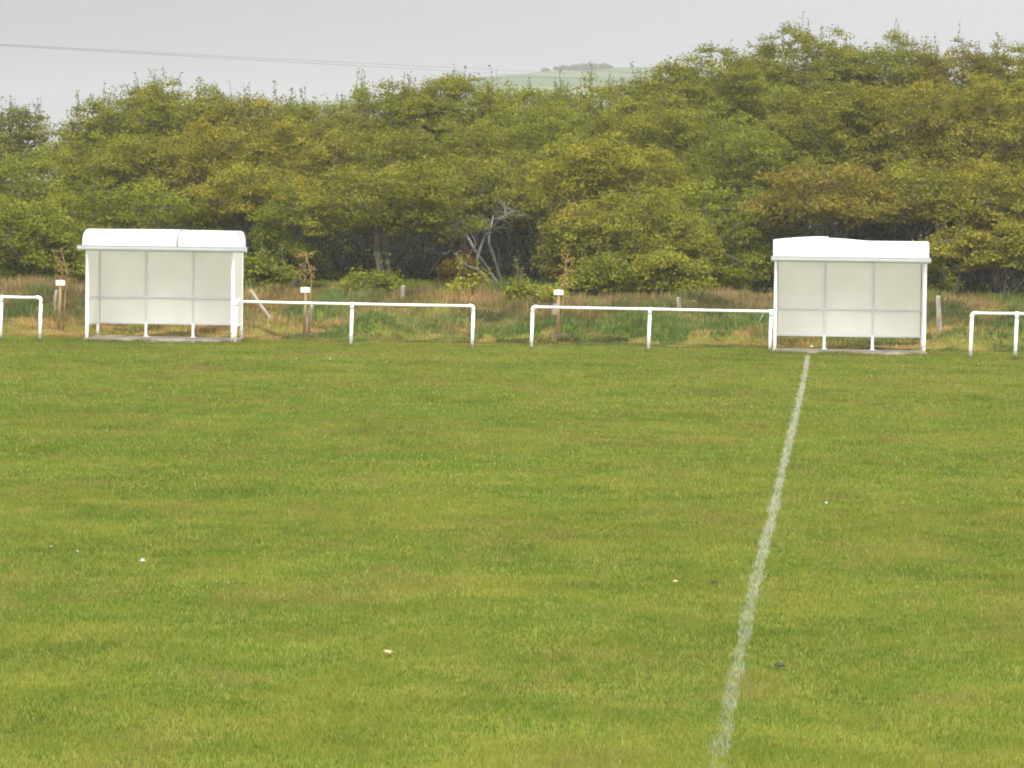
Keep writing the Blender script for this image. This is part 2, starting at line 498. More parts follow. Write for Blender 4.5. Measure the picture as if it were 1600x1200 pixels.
def leaves_mesh(name, P, N, size, C, material, parent):
    """one small folded leaf (a rhombus) per point"""
    n = len(P)
    a = unit(n)
    t = np.cross(N, a); t /= np.linalg.norm(t, axis=1, keepdims=True) + 1e-9
    b = np.cross(N, t)
    L = size[:, None]; W = size[:, None] * rng.uniform(.6, .9, n)[:, None]
    v = np.empty((n, 4, 3))
    v[:, 0] = P - t * L * .5
    v[:, 1] = P + b * W * .5
    v[:, 2] = P + t * L * .5
    v[:, 3] = P - b * W * .5
    c = np.repeat(C[:, None, :], 4, 1)
    return np_mesh(name, v.reshape(-1, 3), np.arange(n * 4).reshape(n, 4), 4, material, parent, c.reshape(-1, 3))


PAL = {
    'green': ((.095, .125, .020), (.135, .150, .022)),
    'vivid': ((.115, .145, .020), (.160, .172, .022)),
    'ygreen': ((.180, .175, .024), (.130, .150, .022)),
    'yellow': ((.225, .205, .026), (.165, .172, .026)),
    'olive': ((.170, .160, .026), (.120, .138, .026)),
    'ochre': ((.205, .170, .026), (.140, .145, .026)),
    'brown': ((.170, .122, .032), (.140, .122, .030)),
    'rust': ((.17, .075, .030), (.13, .080, .030)),
    'grey': ((.110, .110, .045), (.130, .130, .045)),
}


def crown_points(lobes, dens, rc=(.22, .46), per=160, low=.3):
    """clump centres over the lobes of a crown, then leaf positions and normals in every clump"""
    CL = []
    for (c, r) in lobes:
        area = 4 * math.pi * (((r[0] * r[1]) ** 1.6 + (r[0] * r[2]) ** 1.6 + (r[1] * r[2]) ** 1.6) / 3) ** (1 / 1.6)
        m = int(area * dens)
        d = unit(m)
        keep = (d[:, 2] > -.35) | (rng.random(m) < low)
        d = d[keep]
        p = np.array(c) + d * np.array(r) * rng.uniform(.68, 1.08, len(d))[:, None]
        ok = np.ones(len(p), bool)
        for (c2, r2) in lobes:
            if c2 is c: continue
            q = (p - np.array(c2)) / np.array(r2)
            ok &= (q * q).sum(1) > .55
        CL.append(p[ok])
    CL = np.concatenate(CL)
    m = len(CL)
    rad = rng.uniform(rc[0], rc[1], m)
    cnt = np.maximum(6, (per * (rad / .4) ** 2 * rng.uniform(.55, 1.35, m))).astype(int)
    ci = np.repeat(np.arange(m), cnt)
    n = len(ci)
    d = unit(n)
    d[:, 2] = np.where(d[:, 2] < -.2, -d[:, 2] * rng.random(n), d[:, 2])
    rr = rad[ci] * rng.random(n) ** .45
    off = d * rr[:, None] * np.array((1.08, 1.08, .92))
    P = CL[ci] + off
    N = d * .55 + np.array((0, 0, .55)) + rng.normal(0, .55, (n, 3))
    N /= np.linalg.norm(N, axis=1, keepdims=True)
    return CL, ci, P, N


def tree(label, px, top, bot, wpx, Y, pal, dens=1.0, shoots=14, name='tree', cat='tree', group='trees of the wood behind the pitch', leaf=.072, base=None, thick=1.0):
    x0 = atx(px, Y)
    zt, zb = at(px, top, Y).z, at(px, bot, Y).z
    W = wpx / F * Y * 1.0
    zground = zg1(x0, Y)
    zb = max(zb, zground + .12)
    Ht = zt - zb
    root = empty(name, (x0, Y, zground))
    tag(root, label, cat, group)
    # lobes in the tree's own space
    lobes = []
    hb = zb - zground
    rx = W / 2 * (1.34 if shoots >= 14 else 1.18)
    nl = int(min(40, max(7, 6 + W * Ht * 1.15)))
    lobes.append(((random.uniform(-.12, .12) * W, 0, hb + Ht * .62), (rx * .78, rx * .74, Ht * .37)))
    for k_ in range(nl):
        an = 2 * math.pi * (k_ + random.random() * .8) / nl
        an = 2 * math.pi * ((k_ * .382) % 1 + random.random() * .2)
        r_ = max(.42, min(1.15, rx * random.uniform(.32, .5)))
        u_ = .30 + .62 * math.sqrt(random.random())
        hm = max(.12, math.sqrt(1 - u_ * u_ * .95) - r_ * .6 / Ht)        # under the dome of the crown
        hz = .05 + (hm - .05) * (((k_ + random.random()) / nl) ** .75)
        rr_ = rx * u_ * .92
        lobes.append(((math.cos(an) * rr_, math.sin(an) * rr_ * .85, hb + Ht * hz), (r_, r_, min(r_ * random.uniform(.65, .9), Ht * .3))))
    CL, ci, P, N = crown_points(lobes, 3.8 * dens)
    # colours: two leaf colours of the kind, mixed clump by clump
    k_o = np.array((.142, .146, .025))                 # one wood: its leaf colours lie close together
    c1, c2 = (np.array(q) * .68 + k_o * .32 for q in PAL[pal])
    c1, c2 = c1 * .93, c2 * .93
    t = np.clip(rng.normal(.5, .42, len(CL)), 0, 1)[ci][:, None]
    C = c1 * t + c2 * (1 - t)
    C = C * rng.uniform(.82, 1.18, len(CL))[ci][:, None] * rng.uniform(.80, 1.20, len(P))[:, None]
    C = C * np.array((1.09, 1.06, .70))
    C[:, 0] *= rng.uniform(.92, 1.09, len(P))
    sz = leaf * rng.uniform(.65, 1.35, len(P))
    # leaves through the inside of the crown
    IP = []
    for (c, r) in lobes:
        m = int(80 * r[0] * r[1] * r[2] / .12 * .55) + 12
        IP.append(np.array(c) + unit(m) * (rng.random((m, 1)) ** .4) * np.array(r) * .85)
    IP = np.concatenate(IP)
    P = np.concatenate([P, IP]); N = np.concatenate([N, unit(len(IP))])
    C = np.concatenate([C, (c1 * .5 + c2 * .5) * np.array((1.09, 1.06, .70)) * rng.uniform(.7, 1.2, (len(IP), 1))])
    sz = np.concatenate([sz, leaf * 1.5 * rng.uniform(.7, 1.3, len(IP))])
    # shoots: thin twigs standing out of the top of the crown
    tw = MB()
    SP, SN, SC = [], [], []
    up = CL[CL[:, 2] > hb + Ht * .62]
    for q in range(int(shoots * 1.4) if len(up) else 0):
        b = up[random.randrange(len(up))]
        ln = random.uniform(.3, .95)
        e = b + np.array((random.uniform(-.22, .22), random.uniform(-.2, .2), 1)) * ln
        mdl = (b + e) / 2 + np.array((random.uniform(-.05, .05), 0, 0))
        lc_ = min(lobes, key=lambda q: (q[0][0] - b[0]) ** 2 + (q[0][1] - b[1]) ** 2 + (q[0][2] - b[2]) ** 2)[0]
        tw.tube([lc_, b, mdl, e], [.014, .010, .008, .004], 4, False)
        m = random.randrange(6, 26)
        tt = rng.random(m) ** .7
        SP.append(b + (e - b) * tt[:, None] + rng.normal(0, .05, (m, 3))); SN.append(unit(m))
        SC.append(np.tile(c1 * random.uniform(.7, 1.1), (m, 1)))
    if SP:
        SP = np.concatenate(SP)
        P = np.concatenate([P, SP]); N = np.concatenate([N, np.concatenate(SN)]); C = np.concatenate([C, np.concatenate(SC)])
        sz = np.concatenate([sz, .075 * rng.uniform(.6, 1.3, len(SP))])
    leaves_mesh('crown', P, N, sz, C, M_LEAF, root)
    # trunk: two or three stems, each forking to the lobes
    tr = MB()
    ns = random.choice((1, 2, 2, 3)) if Ht > 1.6 else 3
    stems = []
    for k_ in range(ns):
        an = random.random() * 6.28
        b = Vector((math.cos(an) * .03, math.sin(an) * .03, -.15))
        m1 = Vector((b.x + random.uniform(-.35, .35), b.y + random.uniform(-.3, .3), (hb + Ht * .3) * .55))
        m2 = Vector((m1.x + random.uniform(-.4, .4), m1.y + random.uniform(-.3, .3), hb + Ht * .38))
        if stems:
            b = stems[0][3].copy()
            m1 = b.lerp(m1, .8)
        r0 = (.055 + .016 * (hb + Ht)) * thick
        kn = b.lerp(m1, .4) + Vector((random.uniform(-.08, .08), 0, 0))
        f0 = .62 if stems else 1.25
        tr.tube([b, kn, m1, m2], [r0 * f0, r0 * min(1, f0 * .95), r0 * min(.8, f0), r0 * .5], 7)
        stems.append((m1, m2, r0, kn))
    for (c, r) in lobes:
        m1, m2, r0, _b = random.choice(stems)
        s_ = m1.lerp(m2, random.uniform(.2, 1))
        e = Vector(c) + Vector((0, 0, r[2] * .5))
        mid = s_.lerp(e, .5) + Vector((random.uniform(-.15, .15), random.uniform(-.15, .15), random.uniform(0, .25)))
        tr.tube([s_, mid, e], [r0 * .45, r0 * .3, .012], 5, False)
        for _ in range(5):
            dd = unit(1)[0]
            e2 = Vector(c) + Vector(dd * np.array(r)) * .95
            s2 = mid.lerp(e, random.random())
            tr.tube([s2, s2.lerp(e2, .5) + Vector((0, 0, random.uniform(-.1, .15))), e2], [r0 * .2, .013, .006], 4, False)
    b_ = len(tr.v)
    tr.v += tw.v; tr.f += [tuple(i + b_ for i in q) for q in tw.f]; tr.sm += tw.sm
    tr.build('trunk', M_BARK, root)
    return root


TREES = [
    # skyline, from left to right
    ('sparse grey-green tree on the skyline at the left edge, left of the dip', -6, 168, 272, 150, 116, 'grey', .75, 30),
    ('yellow-green tree on the skyline just right of the dip in the treeline', 188, 148, 272, 158, 119, 'ygreen', 1, 24),
    ('rounded yellow-green tree at the highest point of the skyline above the left dugout', 295, 133, 272, 190, 122, 'ygreen', 1, 30),
    ('olive skyline tree with bare shoots, next right of the highest crown above the left dugout', 405, 156, 272, 160, 121, 'ochre', 1, 34),
    ('low skyline tree in the shallow saddle where a far ridge just shows', 505, 165, 272, 170, 121, 'ygreen', .9, 40),
    ('green-yellow skyline tree rising right of the shallow saddle', 612, 136, 272, 170, 123, 'ygreen', 1, 34),
    ('broad yellow-green tree on the skyline under the end of the cables', 715, 121, 272, 180, 124, 'ygreen', 1, 34),
    ('pale green low skyline tree in front of the left end of the far hill', 822, 138, 272, 130, 122, 'vivid', .9, 24),
    ('bright green skyline tree in front of the middle of the far hill', 925, 126, 272, 170, 124, 'ygreen', 1, 26),
    ('green skyline tree in front of the right end of the far hill', 1025, 114, 272, 150, 125, 'ygreen', 1, 20),
    ('green tree stepping up the skyline right of the far hill', 1105, 78, 272, 150, 126, 'ygreen', 1, 14),
    ('tallest tree of the wood, round olive crown left above the right dugout', 1235, 42, 272, 200, 130, 'olive', 1, 22),
    ('green tree on the skyline just right of the tallest round crown', 1375, 62, 272, 170, 131, 'ygreen', 1, 30),
    ('reddish brown bare-twigged tree on the skyline near the right edge', 1490, 66, 272, 140, 130, 'brown', .8, 40),
    ('olive tree at the right end of the skyline', 1598, 64, 272, 170, 130, 'olive', 1, 30),
    # the middle of the bank
    ('bushy mid-green tree at the left edge below the grey-green tree', 40, 236, 420, 200, 107, 'vivid', 1, 6),
    ('yellow-green tree in the middle of the bank at left, above the first sign', 175, 212, 400, 190, 108, 'ygreen', 1, 6),
    ('ochre-tinged tree in the middle of the bank above the left dugout roof', 320, 190, 390, 200, 109, 'ochre', 1, 6),
    ('ochre tree in the middle of the bank between left dugout and bare grey trunks', 465, 196, 380, 200, 109, 'ochre', 1, 6),
    ('olive tree in the middle of the bank up left of the bare grey trunks', 610, 205, 370, 190, 109, 'olive', 1, 6),
    ('yellowish tree in the middle of the bank right above the bare grey trunks', 745, 190, 350, 180, 110, 'olive', 1, 6),
    ('green tree partly behind the big yellow crown in the middle of the wood', 850, 160, 350, 170, 114, 'vivid', 1, 6),
    ('big bright yellow tree with a domed crown in the middle of the wood', 950, 214, 405, 228, 105, 'yellow', 1.05, 6),
    ('green tree behind the right shoulder of the big yellow crown', 1020, 150, 350, 190, 115, 'ygreen', 1, 6),
    ('deep green tree with dark limbs showing, between big yellow crown and right dugout', 1130, 172, 400, 190, 110, 'green', .8, 4),
    ('olive-yellow tree in the middle of the bank directly above the right dugout', 1265, 120, 350, 220, 116, 'olive', 1, 6),
    ('ochre tree in the middle of the bank above the right end of the right dugout', 1400, 118, 360, 210, 116, 'ochre', 1, 8),
    ('golden ochre tree in the middle of the bank at the right edge', 1545, 118, 360, 210, 115, 'ochre', 1, 8),
    # the front of the bank
    ('vivid green leafy tree reaching the ground behind the leftmost railing', 20, 315, 450, 190, 97, 'vivid', 1, 4),
    ('vivid green tree reaching the ground directly behind the first sign', 120, 300, 445, 170, 99, 'vivid', 1, 4),
    ('green tree whose lower crown is hidden by the left dugout', 255, 290, 420, 170, 100, 'vivid', .95, 4),
    ('ochre tree front of the bank just right above the left dugout', 385, 262, 352, 170, 101, 'ochre', .9, 4),
    ('small green tree with a rounded top left of the second sign', 452, 292, 440, 104, 98, 'green', .95, 3),
    ('wide olive-yellow tree overhanging the dark hollow above the second sign', 595, 258, 358, 220, 98, 'olive', 1, 3),
    ('olive tree with spreading foliage hanging over the bare grey trunks', 745, 250, 330, 170, 103, 'olive', .9, 3),
    ('ochre-yellow tree hanging low behind the third sign', 915, 312, 432, 118, 97, 'ochre', .95, 3),
    ('yellow-green low tree at the foot of the big yellow crown', 990, 300, 440, 190, 97, 'ygreen', 1, 3),
    ('fresh green tree with layered leaves just left of the right dugout', 1095, 285, 445, 150, 99, 'vivid', .9, 3),
    ('dark green tree behind the left end of the right dugout roof', 1185, 300, 455, 130, 102, 'green', .9, 3),
    ('rusty brown tree directly above the middle of the right dugout roof', 1300, 262, 345, 210, 101, 'brown', .9, 3),
    ('olive-brown tree front of the bank above the right end of the right dugout', 1430, 258, 352, 170, 102, 'olive', .95, 3),
    ('ochre-brown tree front of the bank at the right edge', 1560, 256, 356, 190, 102, 'ochre', .95, 3),
]
for (lb, px, top, bot, w, Y, pal, dens, sh) in TREES:
    tree(lb, px, top, bot, w, Y, pal, dens, sh)

BUSHES = [
    ('bright yellow-green rounded bush in front of the bare grey trunks', 735, 440, 476, 52, 92, 'yellow'),
    ('low green bramble bush right of the second sign', 585, 428, 474, 80, 93, 'green'),
    ('fresh green bush right of the third sign', 935, 412, 470, 90, 92, 'vivid'),
    ('wide green bush between the third sign and the right dugout', 1045, 398, 464, 120, 93, 'ygreen'),
    ('small yellow-leaved bush left of the third sign', 826, 452, 484, 50, 90, 'yellow'),
    ('green bush right behind the left dugout', 408, 408, 470, 70, 93, 'green'),
    ('rust-coloured bush at the foot of the bare grey trunks', 716, 404, 462, 56, 100.6, 'rust'),
    ('ochre-brown low bush just right of the right dugout', 1484, 364, 418, 100, 97, 'ochre'),
    ('ochre-brown low bush at the right edge', 1582, 358, 416, 116, 97, 'ochre'),
    ('dark green bush under the trees beside the right dugout', 1430, 400, 470, 90, 99, 'green'),
    ('dark olive bush in the shade left of the bare grey trunks', 640, 380, 466, 110, 106, 'grey'),
    ('dark green bush in the shade right of the bare grey trunks', 835, 372, 466, 90, 105, 'green'),
    ('dark bush in the shade behind the second sign', 525, 380, 464, 90, 104, 'green'),
]
for (lb, px, top, bot, w, Y, pal) in BUSHES:
    tree(lb, px, top, bot, w, Y, pal, 1.1, 5, 'bush', 'bush', 'bushes along the foot of the wood', .085, thick=.45)

# dark undergrowth in the shade of the wood
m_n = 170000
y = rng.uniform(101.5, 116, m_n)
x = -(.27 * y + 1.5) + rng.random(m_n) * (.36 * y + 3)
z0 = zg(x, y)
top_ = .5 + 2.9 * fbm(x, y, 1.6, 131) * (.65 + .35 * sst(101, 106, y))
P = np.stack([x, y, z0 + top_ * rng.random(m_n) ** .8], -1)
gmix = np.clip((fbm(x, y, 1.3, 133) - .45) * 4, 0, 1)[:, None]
C = np.array((.026, .023, .017)) * (1 - gmix) + np.array((.036, .050, .013)) * gmix  # leaf colours darkened to carry the gloom under the canopy
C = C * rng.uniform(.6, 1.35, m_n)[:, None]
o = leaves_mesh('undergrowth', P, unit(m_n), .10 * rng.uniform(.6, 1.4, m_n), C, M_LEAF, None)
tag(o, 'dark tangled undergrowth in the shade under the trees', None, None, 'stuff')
k_n = 4200
y = rng.uniform(101, 108, k_n); x = -(.27 * y + 1.5) + rng.random(k_n) * (.36 * y + 3)
h_ = rng.uniform(.6, 2.6, k_n); an = rng.random(k_n) * 6.283; lean = rng.uniform(.1, .75, k_n) * h_
b0 = np.stack([x, y, zg(x, y) - .05 + rng.random(k_n) * .6], -1)
b1 = b0 + np.stack([np.cos(an) * lean, np.sin(an) * lean, h_], -1)
bm_ = (b0 + b1) / 2 + rng.normal(0, .12, (k_n, 3))
vv = np.empty((k_n, 9, 3))
for i_, (bb, r_) in enumerate(((b0, .016), (bm_, .011), (b1, .005))):
    for j_ in range(3):
        vv[:, i_ * 3 + j_] = bb + np.array((math.cos(j_ * 2.094), math.sin(j_ * 2.094), 0)) * r_
base_ = np.arange(k_n)[:, None] * 9
ff = np.concatenate([base_ + np.array([[s0 + j_, s0 + (j_ + 1) % 3, s0 + 3 + (j_ + 1) % 3, s0 + 3 + j_]]) for s0 in (0, 3) for j_ in range(3)], 0)
o = np_mesh('bare_twigs', vv.reshape(-1, 3), ff, 4, M_TWIG)
tag(o, 'thicket of thin bare grey twigs under the edge of the wood', None, None, 'stuff')

# bare grey tree in the dark gap
def q(X, Yy): return 630 + X / 6.667, 290 + Yy / 6.667
LIMBS = [
    (100, .5, .11, .030, [(1030, 1190), (960, 1000), (880, 880), (800, 760), (760, 700), (700, 590), (650, 500), (680, 400), (720, 320)]),
    (99.4, .4, .10, .028, [(985, 1190), (940, 1060), (850, 940), (760, 870), (660, 840), (590, 770), (510, 690), (450, 590)]),
    (99.2, .3, .055, .012, [(510, 690), (500, 620), (480, 540), (430, 510), (350, 470), (240, 470)]),
    (99.2, .2, .05, .012, [(500, 630), (550, 550), (520, 480), (470, 420)]),
    (99.6, .3, .06, .014, [(765, 870), (770, 760), (800, 660), (850, 530), (920, 450), (1000, 350), (1080, 300), (1180, 320)]),
    (99.1, .3, .035, .010, [(490, 680), (400, 740), (320, 840), (260, 940)]),
    (99.3, .3, .03, .010, [(480, 700), (370, 710), (200, 690), (100, 730)]),
    (100.4, .3, .085, .03, [(1060, 1190), (990, 920), (930, 720), (890, 600), (900, 480), (940, 320)]),
    (99.6, .2, .03, .008, [(850, 530), (940, 480), (1050, 400)]),
    (99.3, .2, .025, .006, [(350, 470), (340, 420), (330, 370)]),
    (99.8, .2, .035, .012, [(760, 700), (745, 640), (750, 580), (700, 480)]),
    (99.6, .2, .03, .01, [(650, 500), (610, 480), (540, 420)]),
    (99.6, .2, .03, .006, [(1060, 310), (1060, 260), (1040, 215)]),
]
tp = at(785, 462, 100)
root = empty('bare_tree', (tp.x, 100, zg1(tp.x, 100)))
tag(root, 'leaning old tree with bare pale grey trunks and twisted limbs in the dark gap', 'tree', 'trees of the wood behind the pitch')
b = MB(); tb = MB()
for i, (Y, dv, r0, r1, pts) in enumerate(LIMBS):
    P = []
    for j, (X, Yy) in enumerate(pts):
        a, bb = q(X, Yy)
        P.append(at(a, bb, Y + dv * math.sin(j * 1.3 + i)) - root.location)
    if i in (0, 1, 7): P[0].z = -.2
    rr = [.80 * r0 + (.80 * r1 - .80 * r0) * (j / (len(P) - 1)) ** .8 for j in range(len(P))]
    (tb if i in (0, 1, 7) else b).tube(P, rr, 8)
    if i in (2, 3, 4, 6):
        for _ in range(34):
            s_ = random.choice(P[len(P) // 2:])
            tb2 = s_ + Vector((random.uniform(-.6, .6), random.uniform(-.4, .4), random.uniform(-.2, .6)))
            b.tube([s_, s_.lerp(tb2, .5) + Vector((0, 0, .06)), tb2], [.010, .007, .004], 4, False)
tb.build('trunk', M_PALEBARK, root)
b.build('limb', M_PALEBARK, root)


# ---------------------------------------------------------------- dugouts
def dugout(label, pl, pr, Yl, Yr, zslab, seam, warp, gl, gr, slab_label):
    """pl, pr: photo columns of the two front posts; local x from -1.5 to 1.5, y into the shelter"""
    A = Vector((atx(pl, Yl), Yl, 0)); B = Vector((atx(pr, Yr), Yr, 0))
    w = (B - A).length
    rz = math.atan2(B.y - A.y, B.x - A.x)
    o = empty('dugout', ((A.x + B.x) / 2, (A.y + B.y) / 2, zslab), rz)
    tag(o, label, 'dugout', 'team dugouts beside the pitch')
    hx, D = w / 2, 1.05
    zt = 1.84
    for sx in (-1, 1):
        m = MB(); m.box(sx * hx - .032, sx * hx + .032, -.032, .032, 0, zt, .006)
        m.box(sx * hx - .06, sx * hx + .06, -.06, .06, 0, .008)
        m.build('post', M_RAIL, o)
        m = MB(); m.box(sx * hx - .025, sx * hx + .025, D - .025, D + .025, 0, zt, .006)
        m.box(sx * hx - .05, sx * hx + .05, D - .05, D + .05, 0, .008)
        m.build('post', M_RAIL, o)
        # side wall: two panels and a rail
        for z0, z1 in ((.300, .805), (.845, zt)):
            m = MB(); m.box(sx * hx - .008, sx * hx + .008, .032, D - .025, z0, z1, .002)
            m.build('side_panel', M_PANEL, o)
        for z0, z1 in ((.806, .844), (.262, .299)):
            m = MB(); m.box(sx * hx - .02, sx * hx + .02, .032, D - .025, z0, z1, .004)
            m.build('side_rail', M_FRAME, o)
    # back wall: three bays
    xs_ = [-hx + .025, -hx + .025 + (w - .05) / 3, -hx + .025 + (w - .05) * 2 / 3, hx - .025]
    for k in range(3):
        a_, b_ = xs_[k], xs_[k + 1]
        m = MB()
        m.box(a_ + .018, b_ - .018, D - .008, D + .008, .300, .805, .002)
        m.build('back_panel', M_PANEL, o)
        m = MB()
        m.box(a_ + .018, b_ - .018, D - .008, D + .008, .845, zt, .002)
        m.build('back_panel', M_PANEL, o)
    for k in (1, 2):
        m = MB(); m.box(xs_[k] - .0178, xs_[k] + .0178, D - .022, D + .022, .30, zt, .004)
        m.build('mullion', M_FRAME, o)
        m = MB(); m.box(xs_[k] - .030, xs_[k] + .030, D - .028, D + .028, 0, .299, .005)
        m.box(xs_[k] - .055, xs_[k] + .055, D - .055, D + .055, 0, .008)
        ft = m.build('foot', M_WHITE, o)
        m = MB(); m.box(xs_[k] + .031, xs_[k] + .040, D - .02, D + .02, .05, .2)  # dark strip added in place of the dark gap beside the foot
        m.build('gap_strip', M_CLOD, ft)
    for z0, z1 in ((.806, .844), (.262, .299)):
        for k in range(3):
            m = MB(); m.box(xs_[k] + (.0 if k == 0 else .0182), xs_[k + 1] - (.0 if k == 2 else .0182), D - .02, D + .02, z0, z1, .004)
            m.build('back_rail', M_FRAME, o)
    # head beam behind the gutter
    m = MB(); m.box(-hx - .05, hx + .05, -.05, .05, zt + .001, zt + .06, .005)
    m.box(-hx - .05, hx + .05, D - .05, D + .05, zt + .001, zt + .06, .005)
    m.build('head_beam', M_WHITE, o)
    # barrel roof
    y0, y1, rise = -.24, D + .10, .345
    rx0, rx1 = -hx - .062, hx + .062
    zb = zt + .062
    nu, na = 60, 20

    def sheet(xa, xb, dz, lift):
        m = MB()
        vs = []; fs = []
        for lay in (0, 1):
            for i in range(nu + 1):
                xx = xa + (xb - xa) * i / nu
                hgt_ = 1 + warp(xx / hx, lift)
                for j in range(na + 1):
                    t = math.pi * j / na
                    e = .78
                    cy = math.copysign(abs(math.cos(t)) ** e, math.cos(t)); sz_ = abs(math.sin(t)) ** e
                    yy = (y0 + y1) / 2 - cy * (y1 - y0) / 2
                    k = 1 if lay == 0 else .975
                    vs.append((xx, (y0 + y1) / 2 + (yy - (y0 + y1) / 2) * (1 if lay == 0 else .985), zb + dz + sz_ * rise * hgt_ * k))
        st = (nu + 1) * (na + 1)
        for lay in (0, 1):
            for i in range(nu):
                for j in range(na):
                    p = lay * st + i * (na + 1) + j
                    f_ = (p, p + na + 1, p + na + 2, p + 1)
                    fs.append(f_ if lay == 0 else tuple(reversed(f_)))
        for i in (0, nu):
            for j in range(na):
                p = i * (na + 1) + j
                fs.append((p, p + 1, p + 1 + st, p + st))
        m.add(vs, fs, True)
        return m
    sx = seam * hx
    s1 = sheet(rx0, sx + .03, .006, 0).build('roof_sheet', M_SHEET, o)
    s2 = sheet(sx - .02, rx1, 0, 1).build('roof_sheet', M_SHEET, o)
    if seam > 0:
        m = sheet(sx + .004, sx + .050, .012, 0)
        m.build('seam_strip', M_SEAM, s1)
    # gable ends
    for e in (-1, 1):
        xx = (rx0 + .035) if e < 0 else (rx1 - .035)
        vs = []
        for side in (-.006, .006):
            for j in range(na + 1):
                t = math.pi * j / na
                cy = math.copysign(abs(math.cos(t)) ** .78, math.cos(t)); sz_ = abs(math.sin(t)) ** .78
                vs.append((xx + side, (y0 + y1) / 2 - cy * (y1 - y0) / 2 * .975, zb + sz_ * rise * .955))
        n_ = na + 1
        fs = [tuple(range(n_)), tuple(reversed(range(n_, 2 * n_)))]
        for j in range(n_):
            j2 = (j + 1) % n_
            fs.append((j, j2, n_ + j2, n_ + j))
        m = MB(); m.add(vs, fs)
        m.build('gable_end', M_WHITE, o)
    # half round gutter with flared rim along the front
    gx0 = -hx - gl; gx1 = hx + gr
    prof = []
    for j in range(11):
        t = math.pi + math.pi * j / 10
        prof.append((y0 - .045 + math.cos(t) * .055, zb - .005 + math.sin(t) * .085))
    prof = [(prof[0][0] - .012, zb + .022)] + prof + [(prof[-1][0] + .008, zb + .022)]
    vs = []
    for xx in (gx0, gx1):
        for s_ in (1, .86):
            for (yy, zz) in prof:
                vs.append((xx, y0 - .045 + (yy - y0 + .045) * s_, zb + .022 + (zz - zb - .022) * s_))
    n_ = len(prof); fs = []
    for j in range(n_ - 1):
        fs.append((j, j + 1, 2 * n_ + j + 1, 2 * n_ + j))
        fs.append((n_ + j + 1, n_ + j, 3 * n_ + j, 3 * n_ + j + 1))
        fs.append((j + 1, j, n_ + j, n_ + j + 1))
        fs.append((2 * n_ + j, 2 * n_ + j + 1, 3 * n_ + j + 1, 3 * n_ + j))
    m = MB(); m.add(vs, fs, False)
    # closing plates
    for xx in (gx0 + .004, gx1 - .004):
        b0 = [(xx, yy, zz) for (yy, zz) in prof]
        m.add(b0, [tuple(range(n_))])
    m.build('gutter', M_GUTTER, o)
    # slab with an uneven front edge
    sl = empty('concrete_slab', (o.location.x, o.location.y, 0), rz)
    m = MB()
    N_ = 40; vs = []
    for i in range(N_ + 1):
        xx = -hx - .05 + (w + .10) * i / N_
        fy = -.12 + random.uniform(-.012, .012)
        vs += [(xx, fy - .02, -.05), (xx, fy, zslab - .012 + random.uniform(-.006, .004)), (xx, fy + .02, zslab), (xx, D + .12, zslab), (xx, D + .13, -.05)]
    fs = []
    for i in range(N_):
        for j in range(4):
            p = i * 5 + j
            fs.append((p, p + 5, p + 6, p + 1))
    fs += [(0, 1, 2, 3, 4), tuple(N_ * 5 + i for i in (4, 3, 2, 1, 0))]
    m.add(vs, fs)
    bpy.data.objects.remove(sl)
    sl = m.build('concrete_slab', M_CONC)
    sl.location = (o.location.x, o.location.y, 0); sl.rotation_euler = (0, 0, rz)
    tag(sl, slab_label, 'slab', 'slabs under the dugouts')
    return o


def no_warp(u, lift):
    return .02 * math.sin((u + 1) * 1.5)


def bent(u, lift):
    s_ = -.32
    if lift == 0:
        t = (u + 1.02) / (s_ + 1.02)
        return .20 * math.sin(min(max(t, 0), 1) * math.pi * .55)
    t = (u - s_) / (.30 - s_)
    if t >= 1: return 0
    t = max(t, 0)
    return .135 * .5 * (1 + math.cos(math.pi * t ** 1.2))


dugout('white dugout with a smooth rounded roof and a grey seam, at left', 136.3, 363.8, 70.45, 70.45, .075, .245, no_warp, .145, .33,
       'low concrete slab under the dugout with the smooth seamed roof')
dugout('white dugout with a buckled, stepped roof at the end of the halfway line', 1211.5, 1444.8, 70.25, 70.3, .05, -.32, bent, .10, .10,
       'low concrete slab under the dugout with the buckled roof')


